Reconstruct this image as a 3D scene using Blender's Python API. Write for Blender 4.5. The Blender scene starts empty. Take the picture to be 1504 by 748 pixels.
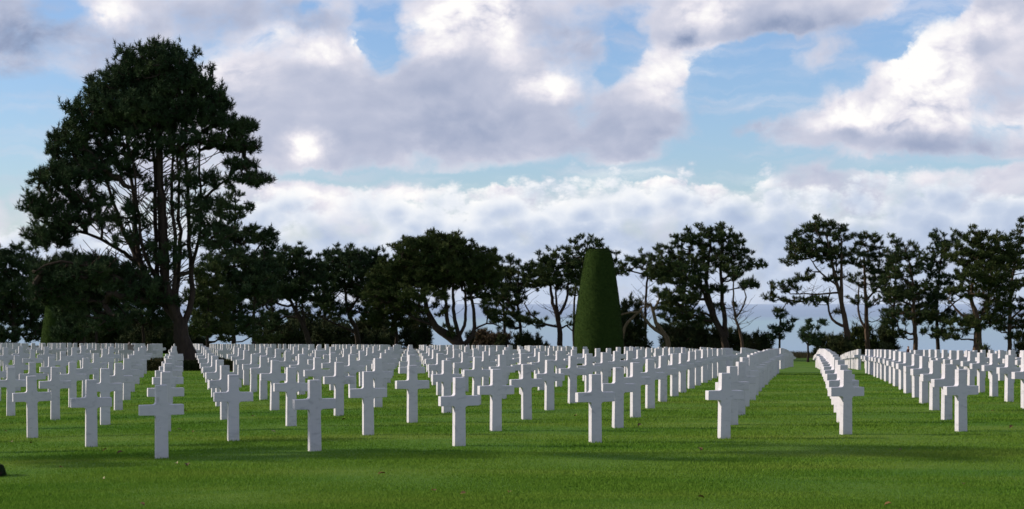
import bpy, bmesh, math, random
import numpy as np
from mathutils import Vector, Matrix

# ------------------------------------------------------------------ frame, camera, light
F = 2700.0          # focal length in pixels of a 1504 px wide frame
CX, HY = 752.0, 446.0
ZC = 2.10           # camera height; the ground is z = ZC - depth_below(x, y)
S = bpy.context.scene
COL = S.collection
random.seed(7)
rng = np.random.default_rng(11)

cam_d = bpy.data.cameras.new('camera')
cam = bpy.data.objects.new('camera', cam_d)
COL.objects.link(cam)
cam.location = (0, 0, ZC)
cam.rotation_euler = (math.radians(90), 0, 0)
cam_d.sensor_width = 36.0
cam_d.lens = 36.0 * F / 1504.0
cam_d.shift_y = (HY - 374.0) / 1504.0
cam_d.clip_start = 0.1
cam_d.clip_end = 200000
cam_d.dof.use_dof = True
cam_d.dof.focus_distance = 28.0
cam_d.dof.aperture_fstop = 5.6
S.camera = cam
S.render.engine = 'CYCLES'
S.cycles.max_bounces = 4
S.cycles.diffuse_bounces = 2
S.cycles.glossy_bounces = 1
S.cycles.transmission_bounces = 2
S.view_settings.view_transform = 'Standard'
S.view_settings.look = 'None'
S.view_settings.exposure = 0.0
S.view_settings.gamma = 1.0
S.view_settings.use_curve_mapping = False

SUN_EL = math.radians(22)
SUN_AZ = math.radians(-88)     # 0 = straight ahead (+Y), negative = to the left
sun_to = Vector((math.sin(SUN_AZ) * math.cos(SUN_EL), math.cos(SUN_AZ) * math.cos(SUN_EL), math.sin(SUN_EL)))
sd = bpy.data.lights.new('sun', 'SUN')
sd.energy = 4.7
sd.angle = math.radians(0.6)
sd.color = (1.0, 0.90, 0.78)
sun = bpy.data.objects.new('sun', sd)
COL.objects.link(sun)
sun.rotation_euler = (-sun_to).to_track_quat('-Z', 'Y').to_euler()


class NT:
    """tiny helper for building node trees"""
    def __init__(self, tree):
        self.t = tree
        tree.nodes.clear()

    def n(self, kind, **kw):
        nd = self.t.nodes.new(kind)
        for k, v in kw.items():
            setattr(nd, k, v)
        return nd

    def put(self, sock, v):
        if isinstance(v, bpy.types.NodeSocket):
            self.t.links.new(v, sock)
        elif v is not None:
            sock.default_value = v

    def m(self, op, a, b=None, c=None, clamp=False):
        nd = self.n('ShaderNodeMath', operation=op, use_clamp=clamp)
        self.put(nd.inputs[0], a)
        self.put(nd.inputs[1], b)
        self.put(nd.inputs[2], c)
        return nd.outputs[0]

    def v(self, op, a, b=None, c=None):
        nd = self.n('ShaderNodeVectorMath', operation=op)
        self.put(nd.inputs[0], a)
        self.put(nd.inputs[1], b)
        if c is not None:
            self.put(nd.inputs[3 if op == 'SCALE' else 2], c)
        return nd.outputs['Value'] if op in ('DOT_PRODUCT', 'LENGTH', 'DISTANCE') else nd.outputs[0]

    def noise(self, vec, scale, detail=4, rough=0.5, dist=0.0, color=False):
        nd = self.n('ShaderNodeTexNoise')
        self.put(nd.inputs['Vector'], vec)
        nd.inputs['Scale'].default_value = scale
        nd.inputs['Detail'].default_value = detail
        nd.inputs['Roughness'].default_value = rough
        nd.inputs['Distortion'].default_value = dist
        return nd.outputs['Color' if color else 'Fac']

    def ramp(self, fac, stops):
        nd = self.n('ShaderNodeValToRGB')
        cr = nd.color_ramp
        while len(cr.elements) < len(stops):
            cr.elements.new(0.5)
        for e, (p, c) in zip(cr.elements, stops):
            e.position = p
            e.color = (*c, 1) if len(c) == 3 else c
        self.put(nd.inputs[0], fac)
        return nd.outputs[0]

    def mix(self, fac, a, b, blend='MIX'):
        nd = self.n('ShaderNodeMix', data_type='RGBA', blend_type=blend)
        self.put(nd.inputs['Factor'], fac)
        A = [s for s in nd.inputs if s.name == 'A' and s.type == 'RGBA'][0]
        B = [s for s in nd.inputs if s.name == 'B' and s.type == 'RGBA'][0]
        self.put(A, (*a, 1) if isinstance(a, tuple) and len(a) == 3 else a)
        self.put(B, (*b, 1) if isinstance(b, tuple) and len(b) == 3 else b)
        return [s for s in nd.outputs if s.type == 'RGBA'][0]

    def sstep(self, x, lo, hi):
        nd = self.n('ShaderNodeMapRange', interpolation_type='SMOOTHSTEP')
        self.put(nd.inputs[0], x)
        nd.inputs[1].default_value = lo
        nd.inputs[2].default_value = hi
        return nd.outputs[0]


def sky_uv(px, py):
    """azimuth/elevation (in units of 100 px of arc) of a direction given by photo pixel"""
    x, z = (px - CX) / F, (HY - py) / F
    return math.atan2(x, 1) * 27.0, math.atan2(z, math.hypot(x, 1)) * 27.0


world = bpy.data.worlds.new('World')
S.world = world
world.use_nodes = True
w = NT(world.node_tree)
out = w.n('ShaderNodeOutputWorld')
sky = w.n('ShaderNodeTexSky', sky_type='NISHITA')
sky.sun_disc = False
sky.sun_elevation = SUN_EL
sky.sun_rotation = SUN_AZ % (2 * math.pi)
sky.altitude = 60
sky.air_density = 1.0
sky.dust_density = 0.6
sky.ozone_density = 1.6
bg1 = w.n('ShaderNodeBackground')
bg1.inputs['Strength'].default_value = 0.11
w.put(bg1.inputs['Color'], w.mix(1.0, sky.outputs[0], (1.0, 1.15, 1.50), 'MULTIPLY'))
geo = w.n('ShaderNodeTexCoord')
dirv = geo.outputs['Generated']
sep = w.n('ShaderNodeSeparateXYZ')
w.put(sep.inputs[0], dirv)
az = w.m('MULTIPLY', w.m('ARCTAN2', sep.outputs[0], sep.outputs[1]), 27.0)
el = w.m('MULTIPLY', w.m('ARCSINE', sep.outputs[2]), 27.0)
cmb = w.n('ShaderNodeCombineXYZ')
w.put(cmb.inputs[0], az)
w.put(cmb.inputs[1], el)
P0 = cmb.outputs[0]
# domain warp: large billows, then small curls
wn1 = w.v('SUBTRACT', w.noise(P0, 0.6, 2, 0.5, color=True), (0.5, 0.5, 0.5))
wn2 = w.v('SUBTRACT', w.noise(P0, 2.1, 5, 0.62, color=True), (0.5, 0.5, 0.5))
PS = w.v('ADD', P0, w.v('MULTIPLY', wn1, (0.9, 0.55, 0)))
P1 = w.v('ADD', PS, w.v('MULTIPLY', wn2, (0.50, 0.36, 0)))


def blobs(vec, lst):
    tot = None
    for (px, py, sx, sy, amp) in lst:
        u, vv = sky_uv(px, py)
        d = w.v('MULTIPLY', w.v('SUBTRACT', vec, (u, vv, 0)), (100 / sx, 100 / sy, 0))
        e = w.m('MULTIPLY', w.m('POWER', 2.718, w.m('MULTIPLY', w.v('DOT_PRODUCT', d, d), -1.0)), amp)
        tot = e if tot is None else w.m('ADD', tot, e)
    return tot


HOLES = [(60, 150, 100, 30, -1.3), (160, 130, 60, 20, -.6), (15, 230, 60, 60, -1.1), (565, 50, 28, 60, -1.5), (100, 12, 40, 14, -.6), (455, 10, 26, 10, -.5),
         (618, 236, 34, 20, -1.1), (480, 260, 90, 9, -1.1), (690, 268, 120, 12, -1.1), (820, 255, 70, 20, -1.2), (790, 190, 20, 30, -.5),
         (925, 58, 40, 32, -1.4), (893, 108, 20, 18, -.9), (860, 160, 22, 20, -.5), (1110, 66, 80, 18, -1.4), (1090, 110, 70, 40, -1.3), (1130, 150, 80, 50, -1.3),
         (1050, 225, 90, 34, -1.5), (990, 255, 120, 14, -1.0), (1180, 230, 60, 16, -.7), (1290, 244, 70, 10, -1.0), (1440, 240, 70, 10, -1.0), (1375, 10, 40, 20, -1.0), (1300, 62, 50, 34, -1.3), (1240, 120, 30, 30, -.9),
         (1128, 190, 45, 16, 1.1), (1240, 205, 60, 40, .9), (1330, 150, 90, 50, 1.0), (1440, 60, 60, 60, .8), (1020, 40, 50, 60, .9), (690, 60, 80, 90, .8),
         (1180, 20, 170, 24, 1.0),
         (450, 170, 160, 80, .7), (700, 180, 160, 60, .8), (940, 190, 70, 40, .7)]
LIGHT = [(450, 222, 24, 20, .6), (800, 128, 34, 22, .5), (700, 20, 62, 40, .5), (640, 60, 30, 40, .3), (740, 70, 30, 40, .25), (470, 72, 40, 18, .4), (535, 58, 18, 20, .4), (400, 50, 40, 20, .25), (350, 100, 50, 30, .25),
         (160, 15, 40, 20, .4), (1040, 20, 50, 35, .35), (1000, 90, 70, 40, .25), (955, 130, 40, 30, .2), (1350, 110, 50, 50, .45), (1390, 130, 60, 50, .3), (1430, 40, 60, 40, .3), (1230, 175, 40, 25, .5),
         (1330, 180, 90, 24, .35), (1490, 180, 30, 30, .25), (420, 280, 60, 12, .4), (540, 288, 70, 14, .35), (600, 300, 60, 20, .2),
         (690, 275, 50, 16, .4), (745, 272, 40, 18, .3), (640, 320, 200, 24, .12), (910, 268, 70, 18, .45), (1010, 275, 60, 12, .3), (1100, 268, 40, 12, .35), (1340, 262, 60, 16, .2), (1170, 300, 80, 20, .1), (1450, 290, 60, 20, .1),
         (50, 60, 100, 55, -.36), (20, 120, 60, 20, -.2), (330, 30, 90, 36, -.10), (440, 28, 50, 24, -.25), (600, 150, 90, 60, -.10), (720, 180, 120, 60, -.14),
         (560, 215, 110, 40, -.08), (850, 50, 80, 40, -.20), (900, 190, 60, 50, -.14), (960, 215, 60, 25, -.12), (1130, 42, 150, 20, -.30), (1012, 52, 18, 16, -.5), (1400, 215, 150, 22, -.20), (1240, 195, 26, 16, -.4), (1440, 60, 26, 20, -.3),
         (1450, 130, 60, 40, -.10), (1130, 192, 60, 20, -.25), (250, 60, 70, 50, -.06), (700, 350, 600, 24, -.03), (1350, 330, 300, 40, -.10)]
def puff(vec, scale, det, rough):
    nd = w.n('ShaderNodeTexVoronoi', feature='F1', voronoi_dimensions='2D', normalize=True)
    w.put(nd.inputs['Vector'], vec)
    nd.inputs['Scale'].default_value = scale
    nd.inputs['Detail'].default_value = det
    nd.inputs['Roughness'].default_value = rough
    return w.m('SUBTRACT', 1.0, nd.outputs['Distance'])


# upper clouds: big soft masses with sunlit billows
cov_b = blobs(P1, HOLES)
lit_b = blobs(P1, LIGHT)
litpos = w.sstep(lit_b, 0.05, 0.35)
PN = w.v('MULTIPLY', w.v('ADD', PS, w.v('MULTIPLY', wn2, (0.16, 0.14, 0))), (0.85, 1.2, 0))
fb = w.noise(PN, 0.95, 10, 0.55)
pf = puff(PN, 1.5, 4.0, 0.6)
pf_s = puff(w.v('ADD', PN, (-0.10, 0.12, 0)), 1.5, 1.0, 0.55)
cov = w.m('ADD', w.m('ADD', cov_b, w.m('MULTIPLY', w.m('SUBTRACT', fb, 0.5), 3.0)), 0.34)
cov = w.m('ADD', cov, w.m('MULTIPLY', w.m('SUBTRACT', pf, 0.62), w.m('ADD', 0.35, w.m('MULTIPLY', litpos, 0.9))))
sharp = w.sstep(cov, -0.05, 0.30)
soft = w.sstep(cov, -0.38, 0.62)
cover = w.m('ADD', w.m('MULTIPLY', sharp, litpos), w.m('MULTIPLY', soft, w.m('SUBTRACT', 1.0, litpos)))
cirr = w.noise(w.v('MULTIPLY', P1, (0.5, 3.0, 1)), 1.0, 6, 0.55)
cover = w.m('MAXIMUM', cover, w.m('MULTIPLY', w.sstep(cirr, 0.40, 0.82), 0.6))
shade = w.m('SUBTRACT', pf, pf_s)
edge = w.m('SUBTRACT', 1.0, w.sstep(cov, 0.1, 0.9))
lit_m = w.m('MULTIPLY', lit_b, w.m('ADD', 0.35, w.m('MULTIPLY', w.sstep(w.m('ADD', w.m('MULTIPLY', pf, 0.6), w.m('MULTIPLY', w.noise(PN, 2.3, 7, 0.55), 0.6)), 0.50, 0.86), 0.95)))
lum = w.m('ADD', w.m('ADD', lit_m, 0.53), w.m('MULTIPLY', shade, w.m('ADD', 0.18, w.m('MULTIPLY', litpos, 0.65))))
lum = w.m('ADD', lum, w.m('MULTIPLY', w.m('SUBTRACT', w.noise(PN, 1.1, 7, 0.46), 0.5), 0.55))
lum = w.m('ADD', lum, w.m('MULTIPLY', edge, 0.12))
high = w.sstep(el, 6.0, 14.0)
lum = w.m('SUBTRACT', lum, w.m('MULTIPLY', high, 0.26))
RAMP = [(0.0, (0.17, 0.24, 0.40)), (0.25, (0.33, 0.39, 0.55)), (0.5, (0.52, 0.555, 0.69)), (0.75, (0.82, 0.80, 0.87)), (1.0, (1.02, 1.0, 0.99))]
c_up = w.ramp(lum, RAMP)
# low bank of cumulus over the sea
BT = [(390, 285, 90, 400, .0), (540, 300, 80, 300, -.05), (690, 300, 70, 300, .10), (760, 300, 50, 300, .04), (905, 300, 90, 300, .24), (1010, 300, 50, 300, .06), (1100, 300, 50, 300, .12), (1340, 300, 120, 300, .10), (1230, 300, 60, 300, -.12), (100, 300, 200, 300, -.5)]
pb = puff(w.v('MULTIPLY', w.v('ADD', P0, w.v('MULTIPLY', wn2, (0.14, 0.12, 0))), (1.0, 1.5, 0)), 1.5, 4.0, 0.62)
top = w.m('ADD', w.m('ADD', 1.62, blobs(P0, BT)), w.m('MULTIPLY', w.m('SUBTRACT', pb, 0.62), 1.5))
top = w.m('ADD', top, w.m('MULTIPLY', w.m('SUBTRACT', w.noise(P0, 1.3, 6, 0.6), 0.5), 0.9))
dep = w.m('SUBTRACT', top, el)
bk = w.m('MULTIPLY', w.sstep(dep, -0.05, 0.36), w.m('SUBTRACT', 1.0, w.m('MULTIPLY', w.sstep(w.noise(PN, 1.2, 5, 0.5), 0.50, 0.75), 0.7)))
pb_s = puff(w.v('MULTIPLY', w.v('ADD', P0, (-0.07, 0.08, 0)), (1.0, 1.5, 0)), 1.5, 1.0, 0.55)
blum = w.m('ADD', w.m('MULTIPLY', w.m('SUBTRACT', 1.0, w.sstep(dep, 0.05, 0.95)), 0.30), 0.54)
blum = w.m('ADD', blum, w.m('MULTIPLY', w.m('SUBTRACT', pb, pb_s), 0.8))
blum = w.m('ADD', blum, w.m('MULTIPLY', w.m('SUBTRACT', w.noise(P0, 1.6, 5, 0.5), 0.5), 0.35))
blum = w.m('ADD', blum, w.m('MULTIPLY', blobs(P0, [(640, 300, 200, 60, .10), (930, 290, 100, 40, .10), (1280, 350, 300, 60, -.10)]), 1.0))
c_bk = w.ramp(blum, [(0.0, (0.25, 0.33, 0.48)), (0.4, (0.44, 0.53, 0.71)), (0.6, (0.57, 0.65, 0.80)), (0.8, (0.82, 0.86, 0.93)), (1.0, (1.0, 1.0, 1.0))])
hz = w.sstep(el, -0.2, 1.6)
c_bk = w.mix(w.m('MULTIPLY', w.m('SUBTRACT', 1.0, hz), 0.6), c_bk, (0.60, 0.68, 0.83))
ccol = w.mix(bk, c_up, c_bk)
cover = w.m('MAXIMUM', cover, w.m('MAXIMUM', bk, w.m('MULTIPLY', w.m('SUBTRACT', 1.0, w.sstep(el, 0.2, 1.7)), 0.75)))
bg2 = w.n('ShaderNodeBackground')
bg2.inputs['Strength'].default_value = 1.0
w.put(bg2.inputs['Color'], ccol)
ms = w.n('ShaderNodeMixShader')
w.put(ms.inputs[0], cover)
w.put(ms.inputs[1], bg1.outputs[0])
w.put(ms.inputs[2], bg2.outputs[0])
w.put(out.inputs[0], ms.outputs[0])
world.cycles.sampling_method = 'MANUAL'
world.cycles.sample_map_resolution = 512


# ------------------------------------------------------------------ helpers
def material(name, build, rough=0.8, spec=0.2):
    m = bpy.data.materials.new(name)
    m.use_nodes = True
    t = NT(m.node_tree)
    o = t.n('ShaderNodeOutputMaterial')
    b = t.n('ShaderNodeBsdfPrincipled')
    b.inputs['Roughness'].default_value = rough
    b.inputs['Specular IOR Level'].default_value = spec
    t.put(o.inputs[0], b.outputs[0])
    build(t, b, o)
    return m


def tag(o, label=None, cat=None, group=None, kind=None):
    if label: o['label'] = label
    if cat: o['category'] = cat
    if group: o['group'] = group
    if kind: o['kind'] = kind
    return o


def link(name, mesh, mat=None, parent=None, loc=None):
    o = bpy.data.objects.new(name, mesh)
    COL.objects.link(o)
    if mat is not None and not mesh.materials:
        mesh.materials.append(mat)
    if parent is not None:
        o.parent = parent
    if loc is not None:
        o.location = loc
    return o


def empty(name, loc):
    o = bpy.data.objects.new(name, None)
    COL.objects.link(o)
    o.location = loc
    o.empty_display_size = 0.2
    return o


def np_mesh(name, verts, faces, smooth=False):
    """verts (n,3), faces (m,k) with one k, or a list of such arrays"""
    me = bpy.data.meshes.new(name)
    fl = faces if isinstance(faces, list) else [faces]
    fl = [f for f in fl if len(f)]
    verts = np.asarray(verts, dtype=np.float32)
    loops = np.concatenate([f.ravel() for f in fl]).astype(np.int32)
    tot = np.concatenate([np.full(len(f), f.shape[1], dtype=np.int32) for f in fl])
    start = np.concatenate([[0], np.cumsum(tot)[:-1]]).astype(np.int32)
    me.vertices.add(len(verts))
    me.vertices.foreach_set('co', verts.ravel())
    me.loops.add(len(loops))
    me.loops.foreach_set('vertex_index', loops)
    me.polygons.add(len(tot))
    me.polygons.foreach_set('loop_start', start)
    me.polygons.foreach_set('loop_total', tot)
    me.polygons.foreach_set('use_smooth', np.full(len(tot), smooth, dtype=bool))
    me.update(calc_edges=True)
    return me


def bm_mesh(name, bm, smooth=False):
    me = bpy.data.meshes.new(name)
    if smooth:
        for f in bm.faces: f.smooth = True
    bm.to_mesh(me)
    bm.free()
    return me


# ------------------------------------------------------------------ terrain
_ky = np.array([-80, 0, 19, 25, 30, 33, 36, 39, 41, 44, 47, 60, 77, 88, 110, 139, 165, 185, 205, 230, 300, 420.])
_kp = np.array([2.05, 2.05, 2.05, 2.06, 2.06, 2.075, 2.09, 2.115, 2.14, 2.19, 2.245, 2.45, 2.76, 3.0, 3.5, 4.17, 4.72, 4.95, 5.15, 8.0, 30., 52.])
_fy = np.arange(-80, 420, 1.0)
_fp = np.interp(_fy, _ky, _kp)
_k = np.array([1, 2, 3, 2, 1.]) / 9
_fp[2:-2] = np.convolve(_fp, _k, 'valid')


def depth_below(x, y):
    x = np.asarray(x, float); y = np.asarray(y, float)
    p = np.interp(y, _fy, _fp)
    wl = np.clip((58 - y) / 18, 0, 1)
    near_left = np.where(x < 0, 0.0018 * np.minimum(np.abs(x), 16) ** 2, 0) * wl
    gl = np.interp(y, [50, 75, 200, 230], [0, .0048, .0048, 0])
    gr = np.interp(y, [50, 77, 88, 139, 170, 205, 230], [0, .011, .0105, .030, .014, .010, 0])
    tilt = np.where(x < 0, gl * np.maximum(x, -60), gr * np.minimum(x, 45))
    return p + near_left + tilt


def ground_z(x, y):
    return ZC - float(depth_below(x, y))


def W(px, py, Y):
    return np.array([(px - CX) * Y / F, Y, ZC - (py - HY) * Y / F])


# lawn
def m_grass(t, b, o):
    tc = t.n('ShaderNodeNewGeometry').outputs['Position']
    big = t.noise(t.v('MULTIPLY', tc, (0.10, 0.55, 1)), 1.0, 4, 0.55)
    mid = t.noise(tc, 1.7, 4, 0.6)
    fine = t.noise(tc, 34.0, 4, 0.75)
    f = t.m('ADD', t.m('ADD', t.m('MULTIPLY', big, 0.6), t.m('MULTIPLY', mid, 0.2)), t.m('MULTIPLY', fine, 0.2))
    c = t.ramp(f, [(0.34, (0.056, 0.140, 0.014)), (0.47, (0.082, 0.168, 0.017)), (0.57, (0.115, 0.190, 0.022)), (0.68, (0.150, 0.205, 0.032))])
    t.put(b.inputs['Base Color'], c)
    bp = t.n('ShaderNodeBump')
    bp.inputs['Strength'].default_value = 0.7
    bp.inputs['Distance'].default_value = 0.03
    t.put(bp.inputs['Height'], fine)
    t.put(b.inputs['Normal'], bp.outputs[0])


MG = material('lawn_grass', m_grass, 0.9, 0.08)
xs = np.unique(np.concatenate([np.linspace(-900, -80, 30), np.linspace(-80, 80, 161), np.linspace(80, 900, 30)]))
ys = np.unique(np.concatenate([np.linspace(-120, 15, 28), np.linspace(15, 60, 91), np.linspace(60, 235, 120), np.linspace(235, 415, 30)]))
gx, gy = np.meshgrid(xs, ys)
gz = ZC - depth_below(gx, np.clip(gy, -80, 419))
und = 0.012 * np.sin(gx * 1.3 + 0.7 * np.sin(gy * .9)) * np.sin(gy * 1.1 + gx * .31)
gz = gz + und * (gy < 200)
V = np.stack([gx.ravel(), gy.ravel(), gz.ravel()], 1)
nx, ny = len(xs), len(ys)
ii = np.arange(nx * (ny - 1)).reshape(ny - 1, nx)[:, :-1].ravel()
Q = np.stack([ii, ii + 1, ii + 1 + nx, ii + nx], 1)
lawn = link('lawn', np_mesh('lawn', V, Q, True), MG)
tag(lawn, kind='structure', label='mown green lawn sloping gently down towards the sea')


# short grass blades on the near part of the lawn
def m_blade(t, b, o):
    tc = t.n('ShaderNodeNewGeometry').outputs['Position']
    big = t.noise(t.v('MULTIPLY', tc, (0.10, 0.55, 1)), 1.0, 4, 0.55)
    fine = t.noise(tc, 45.0, 2, 0.6)
    f = t.m('ADD', t.m('MULTIPLY', big, 0.68), t.m('MULTIPLY', fine, 0.32))
    c = t.ramp(f, [(0.32, (0.066, 0.165, 0.015)), (0.46, (0.100, 0.200, 0.019)), (0.57, (0.142, 0.232, 0.027)), (0.70, (0.20, 0.255, 0.045))])
    t.put(b.inputs['Base Color'], c)


MB = material('grass_blade', m_blade, 0.8, 0.08)
_t = NT.__new__(NT); _t.t = MB.node_tree
_b = [n for n in MB.node_tree.nodes if n.type == 'BSDF_PRINCIPLED'][0]
_o = [n for n in MB.node_tree.nodes if n.type == 'OUTPUT_MATERIAL'][0]
_tr = _t.n('ShaderNodeBsdfTranslucent')
_t.put(_tr.inputs['Color'], _b.inputs['Base Color'].links[0].from_socket)
_mx = _t.n('ShaderNodeMixShader')
_mx.inputs[0].default_value = 0.35
_t.put(_mx.inputs[1], _b.outputs[0]); _t.put(_mx.inputs[2], _tr.outputs[0]); _t.put(_o.inputs[0], _mx.outputs[0])
NB = 700000
# denser near the camera: distribute by image area
yb = 17.5 * (75 / 17.5) ** (rng.random(NB) ** 1.5)
xb = (rng.random(NB) * 2 - 1) * 0.31 * yb
zb = ZC - depth_below(xb, yb)
ang = rng.random(NB) * 2 * np.pi
hb = (0.008 + 0.014 * rng.random(NB)) * (1 + yb / 60)
wb = 0.003 + 0.003 * rng.random(NB) + 0.00014 * yb
lean = rng.normal(0, 0.010, (NB, 2))
sx_, sy_ = np.cos(ang) * wb, np.sin(ang) * wb
v0 = np.stack([xb - sx_, yb - sy_, zb - 0.01], 1)
v1 = np.stack([xb + sx_, yb + sy_, zb - 0.01], 1)
v2 = np.stack([xb + lean[:, 0], yb + lean[:, 1], zb + hb], 1)
VV = np.stack([v0, v1, v2], 1).reshape(-1, 3)
grass = link('grass', np_mesh('grass', VV, np.arange(NB * 3).reshape(-1, 3)), MB)
tag(grass, 'short mown green grass blades covering the near lawn', 'grass', kind='stuff')


# sea
def m_sea(t, b, o):
    tc = t.n('ShaderNodeNewGeometry').outputs['Position']
    sp = t.n('ShaderNodeSeparateXYZ')
    t.put(sp.inputs[0], tc)
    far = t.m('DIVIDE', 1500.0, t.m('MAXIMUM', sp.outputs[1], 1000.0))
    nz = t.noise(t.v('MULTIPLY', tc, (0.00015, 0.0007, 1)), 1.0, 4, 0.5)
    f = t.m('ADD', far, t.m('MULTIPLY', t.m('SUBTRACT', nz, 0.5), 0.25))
    c = t.ramp(f, [(0.0, (0.40, 0.49, 0.61)), (0.10, (0.33, 0.42, 0.54)), (0.24, (0.29, 0.38, 0.49)), (0.36, (0.34, 0.48, 0.52)), (0.6, (0.33, 0.45, 0.52)), (1.0, (0.32, 0.44, 0.54))])  # far stops paler: distance haze put into the water colour
    t.put(b.inputs['Base Color'], c)
    bp = t.n('ShaderNodeBump')
    bp.inputs['Strength'].default_value = 0.3
    t.put(bp.inputs['Height'], t.noise(t.v('MULTIPLY', tc, (0.05, 0.2, 1)), 1.0, 5, 0.6))
    t.put(b.inputs['Normal'], bp.outputs[0])


MS = material('sea_water', m_sea, 0.55, 0.3)
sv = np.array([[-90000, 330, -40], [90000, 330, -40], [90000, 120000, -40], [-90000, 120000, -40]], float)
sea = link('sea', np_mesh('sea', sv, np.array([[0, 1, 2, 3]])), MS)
tag(sea, kind='structure', label='grey blue sea far below beyond the pines')


# ------------------------------------------------------------------ crosses
def m_marble(t, b, o):
    tc = t.n('ShaderNodeTexCoord').outputs['Object']
    oi = t.n('ShaderNodeObjectInfo')
    off = t.m('MULTIPLY', oi.outputs['Random'], 60.0)
    cb = t.n('ShaderNodeCombineXYZ')
    t.put(cb.inputs[0], off); t.put(cb.inputs[1], off)
    p = t.v('ADD', tc, cb.outputs[0])
    vein = t.noise(t.v('MULTIPLY', p, (1.4, 1.4, 3.2)), 2.4, 6, 0.62, 1.6)
    soil = t.noise(p, 9.0, 5, 0.65)
    base = t.ramp(vein, [(0.33, (0.44, 0.425, 0.455)), (0.42, (0.535, 0.515, 0.545)), (0.6, (0.57, 0.545, 0.575)), (0.76, (0.54, 0.515, 0.525))])
    sp = t.n('ShaderNodeSeparateXYZ')
    t.put(sp.inputs[0], tc)
    foot = t.m('SUBTRACT', 1.0, t.sstep(sp.outputs[2], 0.0, 0.16))
    st = t.m('MULTIPLY', t.m('MULTIPLY', foot, t.sstep(soil, 0.36, 0.66)), 0.5)
    c = t.mix(st, base, (0.40, 0.40, 0.33))
    spot = t.m('MULTIPLY', t.sstep(t.noise(p, 16.0, 2, 0.5), 0.66, 0.78), 0.45)
    c = t.mix(spot, c, (0.36, 0.34, 0.31))
    tint = t.m('ADD', 0.93, t.m('MULTIPLY', oi.outputs['Random'], 0.1))
    c = t.mix(1.0, c, t.v('SCALE', (1, 1, 1), None, tint), 'MULTIPLY')
    t.put(b.inputs['Base Color'], c)
    bp = t.n('ShaderNodeBump')
    bp.inputs['Strength'].default_value = 0.15
    bp.inputs['Distance'].default_value = 0.01
    t.put(bp.inputs['Height'], soil)
    t.put(b.inputs['Normal'], bp.outputs[0])


MM = material('white_marble', m_marble, 0.55, 0.3)


def cross_bm(simple=False):
    bm = bmesh.new()
    t = 0.056                     # half thickness
    wb, wt = 0.086, 0.077         # stem half width at foot and at top
    ab, at = 0.588, 0.735         # arm lower and upper edge
    hs = 0.30                     # half span
    r = 0.032                     # fillet in the inner corners
    def half(z): return wb + (wt - wb) * z
    def outline():
        pts = [(half(0), -0.10 if not simple else -0.02)]
        x = half(ab)
        if not simple:
            pts += [(half(ab - r), ab - r), (x + r * .3, ab - r * .3), (x + r, ab)]
        else:
            pts += [(x, ab)]
        pts += [(hs, ab + .003), (hs, at - .003)]
        x = half(at)
        if not simple:
            pts += [(x + r, at), (x + r * .3, at + r * .3), (half(at + r), at + r)]
        else:
            pts += [(x, at)]
        pts += [(wt, 1.0)]
        return pts
    R = outline()
    full = R + [(-x, z) for x, z in reversed(R)]
    fr = [bm.verts.new((x, -t, z)) for x, z in full]
    bk = [bm.verts.new((x, t, z)) for x, z in full]
    bm.faces.new(fr)
    bm.faces.new(list(reversed(bk)))
    n = len(full)
    for i in range(n):
        j = (i + 1) % n
        bm.faces.new((fr[j], fr[i], bk[i], bk[j]))
    bmesh.ops.recalc_face_normals(bm, faces=bm.faces)
    if not simple:
        sharp = [e for e in bm.edges if e.calc_face_angle(0) > 0.9]
        bmesh.ops.bevel(bm, geom=sharp, offset=0.008, segments=2, profile=0.6, affect='EDGES')
    return bm


cross_mesh = bm_mesh('cross', cross_bm())
cross_mesh.materials.append(MM)

LX0, LRX, LCX, LI0, LRI, LCI = -4.76276464, 2.00036329, 0.50686771, 9.25085185e-3, 0.28787766e-3, 1.16120322e-3
FACE = math.atan2(LRI * F, LRX)        # rotation of a row
def lattice(i, n):
    return LX0 + LRX * i + LCX * n, (LI0 + LRI * i + LCI * n) * F

ORD = ['front', 'second', 'third', 'fourth', 'fifth', 'sixth', 'seventh', 'eighth', 'ninth', 'tenth', 'eleventh', 'twelfth',
       'thirteenth', 'fourteenth', 'fifteenth', 'sixteenth', 'seventeenth', 'eighteenth', 'nineteenth', 'twentieth',
       'twenty-first', 'twenty-second', 'twenty-third', 'twenty-fourth', 'twenty-fifth', 'twenty-sixth', 'twenty-seventh', 'twenty-eighth', 'twenty-ninth', 'thirtieth']
GAP = (16, 17, 18)
LAST = 35
spots = []
for n in range(0, LAST + 1):
    if n in GAP: continue
    for i in range(-40, 40):
        if n == 0 and i < 0: continue
        x, y = lattice(i, n)
        if y < 20 or abs(x) > 0.2785 * y + 9: continue
        if abs(x) > 0.2785 * y + 4 and y > 60: continue
        h = F / y
        px = CX + x * h
        vis = (px + 0.27 * h > 2) and (px - 0.30 * h < 1502)
        # keep the beds of the two topiaries clear
        spots.append((y, x, n, i, vis))
vis_spots = sorted([s for s in spots if s[4]])
star_spot = min(vis_spots, key=lambda s: abs(CX + s[1] * F / s[0] - 188) + abs(s[0] - 86) * .5)
near = [s for s in vis_spots if s is not star_spot][:299]
near_set = set((s[2], s[3]) for s in near)
rows = {}
for s in near: rows.setdefault(s[2], []).append(s)
special = {(0, 0): 'white marble cross, leftmost and nearest of the front row',
           (3, 0): 'white marble cross with grey and tan veins on its stem, fourth in front row',
           (6, 0): 'white marble cross at the right end of the front row'}
protos = [cross_mesh]
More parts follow.
